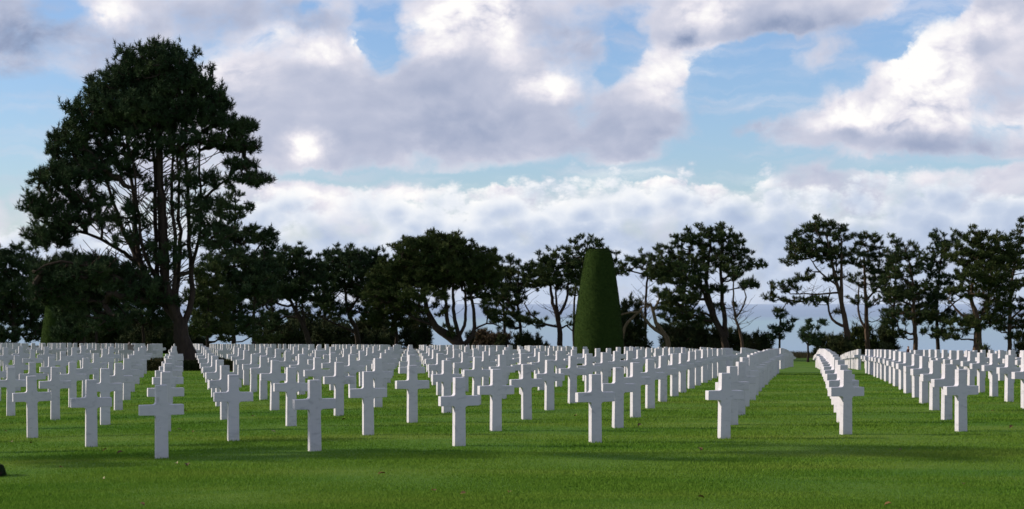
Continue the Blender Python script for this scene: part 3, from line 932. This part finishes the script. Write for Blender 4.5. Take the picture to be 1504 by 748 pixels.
  [([(20, 515), (20, 460), (22, 400)], 6, 2), ([(20, 470), (-10, 440), (-30, 410)], 3, 1), ([(21, 450), (40, 420), (50, 395)], 3, 1)],
  [(20, 378, 34, 18, 1.4), (-5, 395, 36, 24, 1.4), (42, 395, 26, 20, 1.3), (10, 425, 44, 22, 1.5), (50, 430, 26, 22, 1.3), (-10, 450, 34, 22, 1.3), (25, 460, 40, 20, 1.4), (5, 488, 40, 14, 1.5), (45, 485, 26, 16, 1.4)], N_DARK, B_DARK),
 ('pine_tree', 'dark tree with slim trunk behind the left limbs of the big pine', 156,
  [([(141, 515), (142, 470), (144, 430), (140, 400)], 3, 1), ([(143, 440), (120, 425), (105, 420)], 2, 1)],
  [(100, 420, 34, 16), (85, 450, 30, 20, 1.2), (90, 480, 38, 16, 1.3), (105, 465, 24, 14), (150, 415, 40, 14), (120, 440, 26, 10, .7)], N_DARK, B_DARK),
 ('pine_tree', 'dark tree with straight slim trunk between the big pine and its left neighbour', 160,
  [([(211, 515), (210, 470), (208, 430), (205, 400)], 3, 1), ([(210, 450), (185, 435), (175, 425)], 2, 1)],
  [(195, 425, 36, 18), (225, 440, 34, 18), (178, 445, 26, 12), (200, 462, 40, 12, .8), (235, 465, 26, 14)], N_DARK, B_DARK),
 ('evergreen_tree', 'leafy olive evergreen just right of the big pine trunk', 130,
  [([(305, 520), (305, 470), (306, 430)], 3.5, 1)],
  [(305, 405, 24, 20, 1.3), (292, 435, 22, 22, 1.3), (318, 445, 24, 26, 1.3), (300, 475, 28, 18, 1.3), (325, 485, 20, 14, 1.2), (385, 492, 22, 8, .9)], N_OLIVE, B_DARK),
 ('evergreen_tree', 'shaggy green tree at left whose boughs hide the top of the slim clipped cone', 124,
  [([(122, 520), (122, 480), (118, 440), (112, 400)], 4, 1.2), ([(120, 450), (95, 425), (75, 415)], 2, 1)],
  [(95, 422, 22, 22, 1.6), (96, 452, 18, 22, 1.6), (93, 485, 15, 20, 1.6), (75, 408, 26, 16, 1.5), (110, 385, 34, 16, 1.3), (150, 395, 34, 18, 1.2), (100, 415, 36, 20, 1.3), (140, 425, 38, 16, 1.2), (112, 450, 26, 16, 1.2), (165, 448, 24, 12), (108, 485, 24, 20, 1.2), (180, 405, 24, 14)], N_DARK, B_DARK),
 ('pine_tree', 'dark pine with drooping boughs between the layered conifer and the stem-leaning pine', 158,
  [([(372, 515), (373, 470), (375, 420), (378, 375)], 3.5, 1)],
  [(392, 372, 16, 10), (380, 385, 30, 14), (395, 398, 26, 14), (372, 410, 30, 14), (388, 432, 30, 12), (365, 445, 22, 12, .8), (360, 480, 22, 14, .9)], N_DARK, B_DARK),
]
TL += [
 ('pine_tree', 'dark feathery pine filling the gap left of the stem-leaning pine', 186,
  [([(398, 515), (398, 470), (402, 420), (404, 390)], 3, 1), ([(398, 460), (385, 440), (380, 425)], 1.5, .8)],
  [(402, 385, 24, 14), (392, 405, 30, 16), (412, 425, 30, 14), (388, 440, 28, 14), (405, 462, 34, 12, .8), (380, 480, 24, 12, .8)], N_DARK, B_DARK),
 ('pine_tree', 'dark feathery pine seen between the stem-leaning pine and the low-forked pine', 188,
  [([(476, 515), (477, 470), (474, 420), (478, 390)], 3, 1), ([(477, 455), (492, 440), (500, 430)], 1.5, .8)],
  [(478, 388, 22, 12), (466, 405, 28, 14), (488, 420, 26, 14), (470, 445, 30, 12, .8), (482, 472, 34, 10, .7)], N_DARK, B_DARK),
 ('pine_tree', 'dark feathery pine behind the small olive pine, left of the round-topped pine', 188,
  [([(552, 515), (551, 470), (555, 420), (556, 385)], 3, 1), ([(551, 460), (536, 446), (530, 436)], 1.5, .8)],
  [(556, 385, 22, 13), (545, 402, 26, 14), (572, 400, 22, 14), (548, 440, 26, 10, .8), (545, 478, 32, 10, .7)], N_MID, B_DARK),
 ('pine_tree', 'dark feathery pine just behind the right shoulder of the round-topped pine', 186,
  [([(742, 515), (741, 470), (738, 430), (736, 400)], 3, 1), ([(740, 450), (725, 440), (718, 430)], 1.5, .8)],
  [(738, 398, 20, 12), (728, 415, 26, 14), (748, 420, 22, 12), (728, 440, 24, 10, .8), (722, 462, 24, 8, .6)], N_MID, B_DARK),
 ('pine_tree', 'dark feathery pine behind the left side of the pine clump', 184,
  [([(1010, 515), (1010, 470), (1004, 420), (1002, 385)], 3, 1), ([(1010, 460), (1025, 446), (1030, 430)], 1.5, .8)],
  [(1000, 378, 20, 12), (985, 405, 26, 14), (1016, 415, 24, 12, .8), (995, 445, 34, 14), (1025, 470, 30, 14), (985, 478, 26, 12)], N_MID, B_DARK),
 ('pine_tree', 'dark feathery pine behind the layered green pine near the right edge', 186,
  [([(1312, 522), (1312, 470), (1315, 420), (1316, 385)], 3, 1), ([(1312, 450), (1300, 440), (1294, 430)], 1.5, .8)],
  [(1316, 380, 20, 12), (1300, 400, 22, 12), (1360, 385, 22, 12), (1325, 425, 28, 12), (1360, 440, 28, 12, .8), (1318, 455, 26, 10, .8)], N_MID, B_DARK),
]
TD = {0: 1.5, 1: 1.6, 2: 1.6, 3: 1.4, 4: 1.3, 21: 1.3, 22: 1.5, 23: 1.5, 24: 1.6, 25: 1.6}
for k, (nm, lb, Y, st, lo, mt, bk) in enumerate(TL):
    tree(nm, lb, Y, st, lo, mt, bk, spacing=0.64, tufts=15, K=14, L=0.27, wd=0.052, cr=0.43, flat=0.5, seed=20 + k, group=BP if Y > 140 else None, dens=TD.get(k, 1.0) * .60, bare=30)

BL = [  # bushes
 ('dark bush left of the small young pine', 168, 1108, 500, 26, 11, N_BUSH),
 ('dark low bush right of the small tree at the end of the lane', 172, 1222, 500, 26, 9, N_BUSH),
 ('loose olive bush between the two bare pine trunks', 178, 1263, 492, 24, 14, N_OLIVE),
 ('small dark bush behind the crosses right of the bare pine trunks', 165, 1301, 511, 6, 7, N_BUSH),
 ('dark bush at the right edge under the last pine', 170, 1500, 500, 12, 12, N_BUSH),
 ('small dark bush at the foot of the thick-trunked pine', 158, 1446, 508, 8, 6, N_BUSH),
 ('brown leafless thicket under the right side of the round-topped pine', 176, 722, 495, 26, 9, N_BROWN),
 ('small dark bush beside the brown leafless thicket', 172, 740, 500, 10, 9, N_BUSH),
 ('ragged brown bush left of the clipped cone', 172, 775, 500, 24, 11, N_BUSH),
 ('dark rounded bush right of the clipped cone', 172, 922, 470, 24, 34, N_BUSH),
 ('dark wide bush under the pine clump', 172, 1020, 492, 42, 16, N_BUSH),
 ('dark bush under the leaning twin trunks', 174, 1075, 496, 26, 14, N_BUSH),
 ('small round conifer bush in front of the round-topped pine', 164, 622, 490, 12, 17, N_BUSH),
 ('blue-green shrub between the forked pine and the round-topped pine', 178, 560, 494, 26, 12, N_BUSH),
 ('blue-green shrub under the low forked limb', 178, 490, 488, 30, 16, N_BUSH),
 ('dark shrub under the stem-leaning pine', 174, 412, 488, 32, 17, N_BUSH),
 ('dark undergrowth left of the big pine trunk', 172, 225, 484, 38, 22, N_BUSH),
 ('dark undergrowth beneath the far left trees', 176, 160, 482, 46, 24, N_BUSH),
 ('tall ragged shrub between the stem-leaning pine and the low forked limb', 182, 446, 478, 26, 20, N_BUSH),
 ('tall ragged shrub between the low-forked pine and the small olive pine', 182, 548, 474, 24, 20, N_BUSH),
 ('tall ragged shrub left of the fan of thick stems', 182, 608, 474, 22, 18, N_BUSH),
 ('low ragged shrub right of the fan of thick stems', 182, 702, 490, 16, 10, N_BUSH),
 ('tall ragged shrub between the bare pine trunks and the layered green pine', 182, 1300, 486, 16, 12, N_BUSH),
 ('dark undergrowth behind the trunk of the big pine', 178, 272, 495, 30, 13, N_BUSH),
]
for k, (lb, Y, x, y, rx, ry, mt) in enumerate(BL):
    bx = (x - CX) * Y / F
    gy_px = HY + float(depth_below(bx, Y)) * F / Y
    stems = [([(x, gy_px), (x, y + ry * .2)], 1.2, .6), ([(x, gy_px - 3), (x - rx * .5, y)], .9, .5), ([(x, gy_px - 3), (x + rx * .5, y)], .9, .5)]
    lo = [(x, y, rx, ry, 1.6), (x - rx * .3, (y + gy_px) / 2, rx * .9, (gy_px - y) / 2 + 2, 1.3), (x + rx * .3, (y + gy_px) / 2, rx * .9, (gy_px - y) / 2 + 2, 1.3)]
    tree('bush', lb, Y, stems, lo, mt, B_DARK, spacing=0.75, tufts=24, K=10, L=0.34, wd=0.06, cr=0.46, flat=0.9, seed=80 + k,
         cat='bush', group=BP, trunk_name='stems', crown_name='foliage', mdepth=.6)


# unseen pine added outside the left edge to cast a shadow band
_Y = 26.2; _s = F / _Y
_f = lambda X, Z: (CX + X * _s, HY + (ZC - Z) * _s)
tree('pine_tree', 'tall narrow unseen pine added left of the front row to shade the lawn', _Y,
     [([_f(-25, 0), _f(-25.1, 5), _f(-24.9, 10), _f(-25, 15)], .22 * _s, .04 * _s)],
     [(*_f(-25, 5.5), 2.1 * _s, 1.2 * _s, .7), (*_f(-25, 8.5), 2.1 * _s, 1.4 * _s, 1), (*_f(-25, 11.5), 1.9 * _s, 1.4 * _s, 1), (*_f(-25, 14.2), 1.5 * _s, 1.2 * _s, 1)], N_MID, B_MID,
     spacing=.7, tufts=18, K=9, L=.26, wd=.06, cr=.5, flat=.7, seed=77, dens=.32, depth=.95)


# ------------------------------------------------------------------ clipped cones (topiary)
def m_clip(t, b, o):
    tc = t.n('ShaderNodeTexCoord').outputs['Object']
    nz = t.noise(t.v('MULTIPLY', tc, (1, 1, 1.6)), 9.0, 4, 0.7)
    t.put(b.inputs['Base Color'], t.ramp(nz, [(0.25, (.014, .028, .007)), (0.5, (.021, .038, .008)), (0.75, (.030, .046, .010))]))


M_CLIP = material('clipped_yew', m_clip, .9, .03)
def lathe_foliage(name, label, px, Y, prof, n_leaf, seed, leaf=0.05):
    g = np.random.default_rng(seed)
    s = Y / F
    bx = (px - CX) * s
    bz = ground_z(bx, Y)
    root = empty(name, (bx, Y, bz))
    tag(root, label, 'topiary')
    zs = np.array([ZC - (p[0] - HY) * s - bz for p in prof]); rs = np.array([p[1] * s for p in prof])
    zs = np.append(zs, -0.1); rs = np.append(rs, rs[-1])
    zz = np.linspace(zs[0], -0.1, 46)
    rr = np.interp(-zz, -zs, rs)
    na = 56
    th = np.arange(na) * 2 * np.pi / na
    Z, T = np.meshgrid(zz, th, indexing='ij')
    R = rr[:, None] * (1 + 0.008 * np.sin(3 * T + Z * 2.1) + 0.004 * np.sin(7 * T - Z * 4)) + g.normal(0, .003, Z.shape) - .02
    V = np.stack([R * np.cos(T), R * np.sin(T), Z], 2).reshape(-1, 3)
    a = np.arange(len(zz) - 1)[:, None] * na; k = np.arange(na)[None]; k2 = (k + 1) % na
    Qd = np.stack([a + k, a + k2, a + na + k2, a + na + k], 2).reshape(-1, 4)
    V = np.vstack([V, [[0, 0, zs[0] + .03]]])
    cap = np.stack([np.full(na, len(V) - 1), np.arange(na), (np.arange(na) + 1) % na], 1)
    # leaves over the surface
    zl = zs[0] - (zs[0] + .1) * g.random(n_leaf) ** 0.85
    tl = g.random(n_leaf) * 2 * np.pi
    rl = np.interp(-zl, -zs, rs) * (1 + 0.008 * np.sin(3 * tl + zl * 2.1) + 0.004 * np.sin(7 * tl - zl * 4)) - .02
    m = n_leaf // 12
    zl[:m] = zs[0] + .02; rl[:m] = rs[0] * np.sqrt(g.random(m))
    p = np.stack([rl * np.cos(tl), rl * np.sin(tl), zl], 1)
    d = np.stack([np.cos(tl), np.sin(tl), np.full(n_leaf, .45)], 1)
    V2, Q2 = needles(p, d / np.linalg.norm(d, axis=1, keepdims=True), 2, leaf, leaf * .5, g, .6)
    link('foliage', np_mesh('foliage', np.vstack([V, V2]), [Qd, np.vstack([cap, Q2 + len(V)])]), M_CLIP, root)
    bm = bmesh.new()
    bmesh.ops.create_cone(bm, cap_ends=True, segments=10, radius1=.11, radius2=.09, depth=.5, matrix=Matrix.Translation((0, 0, 0.0)))
    link('trunk', bm_mesh('trunk', bm), B_DARK, root)
    return root


lathe_foliage('topiary', 'tall clipped green cone with flat top standing among the crosses', 879, 78.4,
              [(366.5, 15), (367.5, 17.0), (369.5, 18.8), (375, 20.4), (400, 25.0), (430, 29.8), (460, 33.6), (490, 36.4), (512, 37.6), (545, 38)], 70000, 5, .028)
lathe_foliage('topiary', 'slim clipped green cone half hidden behind the left boughs of the big pine', 82, 131,
              [(408, 7), (410, 9), (440, 14), (470, 18), (500, 22), (525, 23)], 16000, 6, .07)

# low hedge bed around the foot of the big pine
M_HEDGE = material('low_hedge_leaves', m_needle((.022, .034, .010), (.045, .050, .016), (.085, .062, .026)), .8, .1)
def hedge(label, x0, x1, y0, y1, h, seed):
    g = np.random.default_rng(seed)
    cx, cy = (x0 + x1) / 2, (y0 + y1) / 2
    bz = ground_z(cx, cy)
    hx, hy = (x1 - x0) / 2, (y1 - y0) / 2
    u = np.linspace(-1, 1, 26); v = np.linspace(-1, 1, 14)
    U, Vg = np.meshgrid(u, v, indexing='ij')
    top = h * (1 - np.maximum(np.abs(U) ** 8, np.abs(Vg) ** 8)) * (0.85 + .15 * np.sin(U * 5 + Vg * 3)) + g.normal(0, .015, U.shape)
    V = np.stack([U * hx, Vg * hy, np.where(np.maximum(np.abs(U), np.abs(Vg)) >= .999, -.15, top)], 2).reshape(-1, 3)
    n2 = len(v)
    i0 = (np.arange(len(u) - 1)[:, None] * n2 + np.arange(n2 - 1)[None]).ravel()
    Qd = np.stack([i0, i0 + n2, i0 + n2 + 1, i0 + 1], 1)
    N = 9000
    a, b = g.random(N) * 2 - 1, g.random(N) * 2 - 1
    e = np.maximum(np.abs(a), np.abs(b))
    z = h * (1 - e ** 8) * (0.85 + .15 * np.sin(a * 5 + b * 3))
    m = N // 2
    z[:m] = g.random(m) * h * .9
    side = g.random(m) < .7
    b[:m] = np.where(side, -1, b[:m]); a[:m] = np.where(side, a[:m], np.sign(a[:m]))
    p = np.stack([a * hx, b * hy, z], 1)
    d = np.stack([a * .5, b * .5 - .2, np.full(N, .7)], 1)
    V2, Q2 = needles(p, d, 2, .08, .035, g, .7)
    o = link('hedge', np_mesh('hedge', np.vstack([V, V2]), [Qd, Q2 + len(V)]), M_HEDGE, None, (cx, cy, bz))
    tag(o, label, 'hedge')
hedge('low dark clipped hedge around the foot of the big pine', -14.3, -10.7, 70.6, 74.5, .50, 4)


# dry grass strip at the end of the lane
def m_dry(t, b, o):
    tc = t.n('ShaderNodeNewGeometry').outputs['Position']
    t.put(b.inputs['Base Color'], t.ramp(t.noise(tc, 1.5, 4, .6), [(0.3, (.12, .095, .055)), (0.7, (.30, .24, .14))]))
g = np.random.default_rng(9)
N = 60000
xx = (g.random(N) * 2 - 1) * 62; yy = 176 + g.random(N) * 10
zz = ZC - depth_below(xx, yy)
hh = .25 + .4 * g.random(N)
v0 = np.stack([xx - .03, yy, zz - .05], 1); v1 = np.stack([xx + .03, yy + .02, zz - .05], 1)
v2 = np.stack([xx + g.normal(0, .12, N), yy + g.normal(0, .12, N), zz + hh], 1)
dry = link('dry_grass', np_mesh('dry_grass', np.stack([v0, v1, v2], 1).reshape(-1, 3), np.arange(N * 3).reshape(-1, 3)), material('dry_grass', m_dry, .9, .05))
tag(dry, 'strip of tall dry tan grass along the cliff edge', 'dry grass', kind='stuff')


# ------------------------------------------------------------------ fallen leaves on the lawn
def m_leaf(t, b, o):
    oi = t.n('ShaderNodeObjectInfo')
    t.put(b.inputs['Base Color'], t.ramp(oi.outputs['Random'], [(0.0, (.08, .05, .02)), (0.5, (.19, .105, .03)), (0.85, (.24, .17, .06)), (1.0, (.30, .26, .15))]))
ML = material('fallen_leaf', m_leaf, .7, .2)
bm = bmesh.new()
ctr = [bm.verts.new((0, yy_, .012 * math.cos(yy_ * 30))) for yy_ in (-.045, -.02, .0, .025, .055)]
wd_ = (0, .026, .034, .024, 0)
for sgn in (-1, 1):
    sd2 = [ctr[0]] + [bm.verts.new((sgn * wd_[k], ctr[k].co.y + .006, .026)) for k in (1, 2, 3)] + [ctr[4]]
    bm.faces.new([ctr[0], ctr[1], sd2[1]]); bm.faces.new([ctr[1], ctr[2], sd2[2], sd2[1]])
    bm.faces.new([ctr[2], ctr[3], sd2[3], sd2[2]]); bm.faces.new([ctr[3], ctr[4], sd2[3]])
leaf_me = bm_mesh('fallen_leaf', bm)
leaf_me.materials.append(ML)
LV = [(17, 652), (46, 653), (154, 664), (177, 668), (152, 707), (208, 745), (260, 684), (275, 686), (271, 606), (284, 637), (264, 634), (372, 614), (401, 637), (505, 619),
      (748, 727), (680, 729), (637, 725), (1322, 664), (1415, 715), (1305, 745), (1485, 630), (1457, 606), (1030, 735), (1028, 663), (940, 627), (846, 613), (8, 636), (90, 690), (1180, 640), (560, 700)]
LV.sort()
LORD = ORD
for k, (px, py) in enumerate(LV):
    Y = 2.07 * F / (py - HY)
    for _ in range(6):
        Y = float(depth_below((px - CX) * Y / F, Y)) * F / (py - HY)
    x = (px - CX) * Y / F
    o = link('fallen_leaf', leaf_me)
    o.location = (x, Y, ground_z(x, Y) + .028)
    o.rotation_euler = (random.uniform(-.5, .5), random.uniform(-.5, .5), random.uniform(0, 6.28))
    sc = random.uniform(.6, 1.05)
    o.scale = (sc, sc, sc)
    tag(o, 'small curled brown leaf on the lawn, %s from the left' % ('first' if k == 0 else ORD[k]), 'leaf', 'fallen leaves scattered on the lawn')

# dark weed at the left edge
tree('plant', 'small dark leafy plant poking into view at the left edge of the lawn', 22.6,
     [([(-18, 704), (-17, 694)], .8, .4), ([(-18, 700), (-12, 693)], .5, .3)], [(-15, 696, 6, 7, .5)], N_DARK, B_DARK, spacing=.05, tufts=30, K=8, L=.035, wd=.01, cr=.04, flat=.9,
     seed=5, cat='plant', trunk_name='stems', crown_name='foliage', mdepth=.05)


# ------------------------------------------------------------------ person walking behind the crosses
def flat_mat(name, c, r=.8):
    def f(t, b, o): 
        tc = t.n('ShaderNodeTexCoord').outputs['Object']
        t.put(b.inputs['Base Color'], t.mix(t.m('MULTIPLY', t.noise(tc, 9, 3, .6), .35), c, tuple(v * .6 for v in c)))
    return material(name, f, r, .2)


def skin(name, verts, edges, radii, mat, parent, root=0, lev=1):
    me = bpy.data.meshes.new(name)
    me.from_pydata(verts, edges, [])
    o = link(name, me, mat, parent)
    sm = o.modifiers.new('skin', 'SKIN')
    for k, r in enumerate(radii):
        rv = me.skin_vertices[0].data[k]
        rv.radius = (r, r) if not isinstance(r, tuple) else r
        rv.use_root = (k == root)
    o.modifiers.new('sub', 'SUBSURF').levels = lev
    o.modifiers['sub'].render_levels = lev
    return o


def person(px, Y, label):
    x = (px - CX) * Y / F
    r = empty('person', (x, Y, ground_z(x, Y)))
    tag(r, label, 'person')
    jv = [(0, 0, .98), (0, 0, 1.12), (0, 0, 1.30), (0, 0, 1.42), (0, 0, 1.50), (0, -.01, 1.60), (0, -.01, 1.68),
          (.09, 0, .92), (.10, -.12, .50), (.10, -.16, .10), (.10, -.26, .04), (-.09, 0, .92), (-.10, .12, .50), (-.10, .26, .12), (-.10, .19, .04),
          (.19, 0, 1.40), (.23, .05, 1.14), (.22, -.02, .90), (.22, -.05, .82), (-.19, 0, 1.40), (-.23, -.04, 1.14), (-.22, -.16, .94), (-.22, -.20, .87)]
    je = [(0, 1), (1, 2), (2, 3), (3, 4), (4, 5), (5, 6), (0, 7), (7, 8), (8, 9), (9, 10), (0, 11), (11, 12), (12, 13), (13, 14),
          (3, 15), (15, 16), (16, 17), (17, 18), (3, 19), (19, 20), (20, 21), (21, 22)]
    jr = [.14, .13, .15, .11, .055, .095, .075, .10, .065, .045, .035, .10, .065, .045, .035, .06, .045, .035, .03, .06, .045, .035, .03]
    skin('body', jv, je, jr, flat_mat('skin_tone', (.40, .25, .18)), r)
    skin('jacket', [jv[0], jv[1], jv[2], jv[3], jv[15], jv[16], jv[17], jv[19], jv[20], jv[21]],
         [(0, 1), (1, 2), (2, 3), (3, 4), (4, 5), (5, 6), (3, 7), (7, 8), (8, 9)], [.165, .155, .175, .13, .08, .065, .055, .08, .065, .055], flat_mat('dark_red_jacket', (.06, .028, .028)), r)
    skin('trousers', [jv[0], jv[7], jv[8], jv[9], jv[11], jv[12], jv[13]], [(0, 1), (1, 2), (2, 3), (0, 4), (4, 5), (5, 6)], [.15, .12, .085, .06, .12, .085, .06], flat_mat('dark_trousers', (.02, .022, .03)), r)
    skin('hair', [(0, .01, 1.63), (0, .02, 1.70)], [(0, 1)], [.10, .085], flat_mat('dark_hair', (.015, .012, .01)), r)
    r.rotation_euler = (0, 0, math.radians(65))
    return r


person(1334, 152, 'person in dark clothing walking behind the far crosses at right')
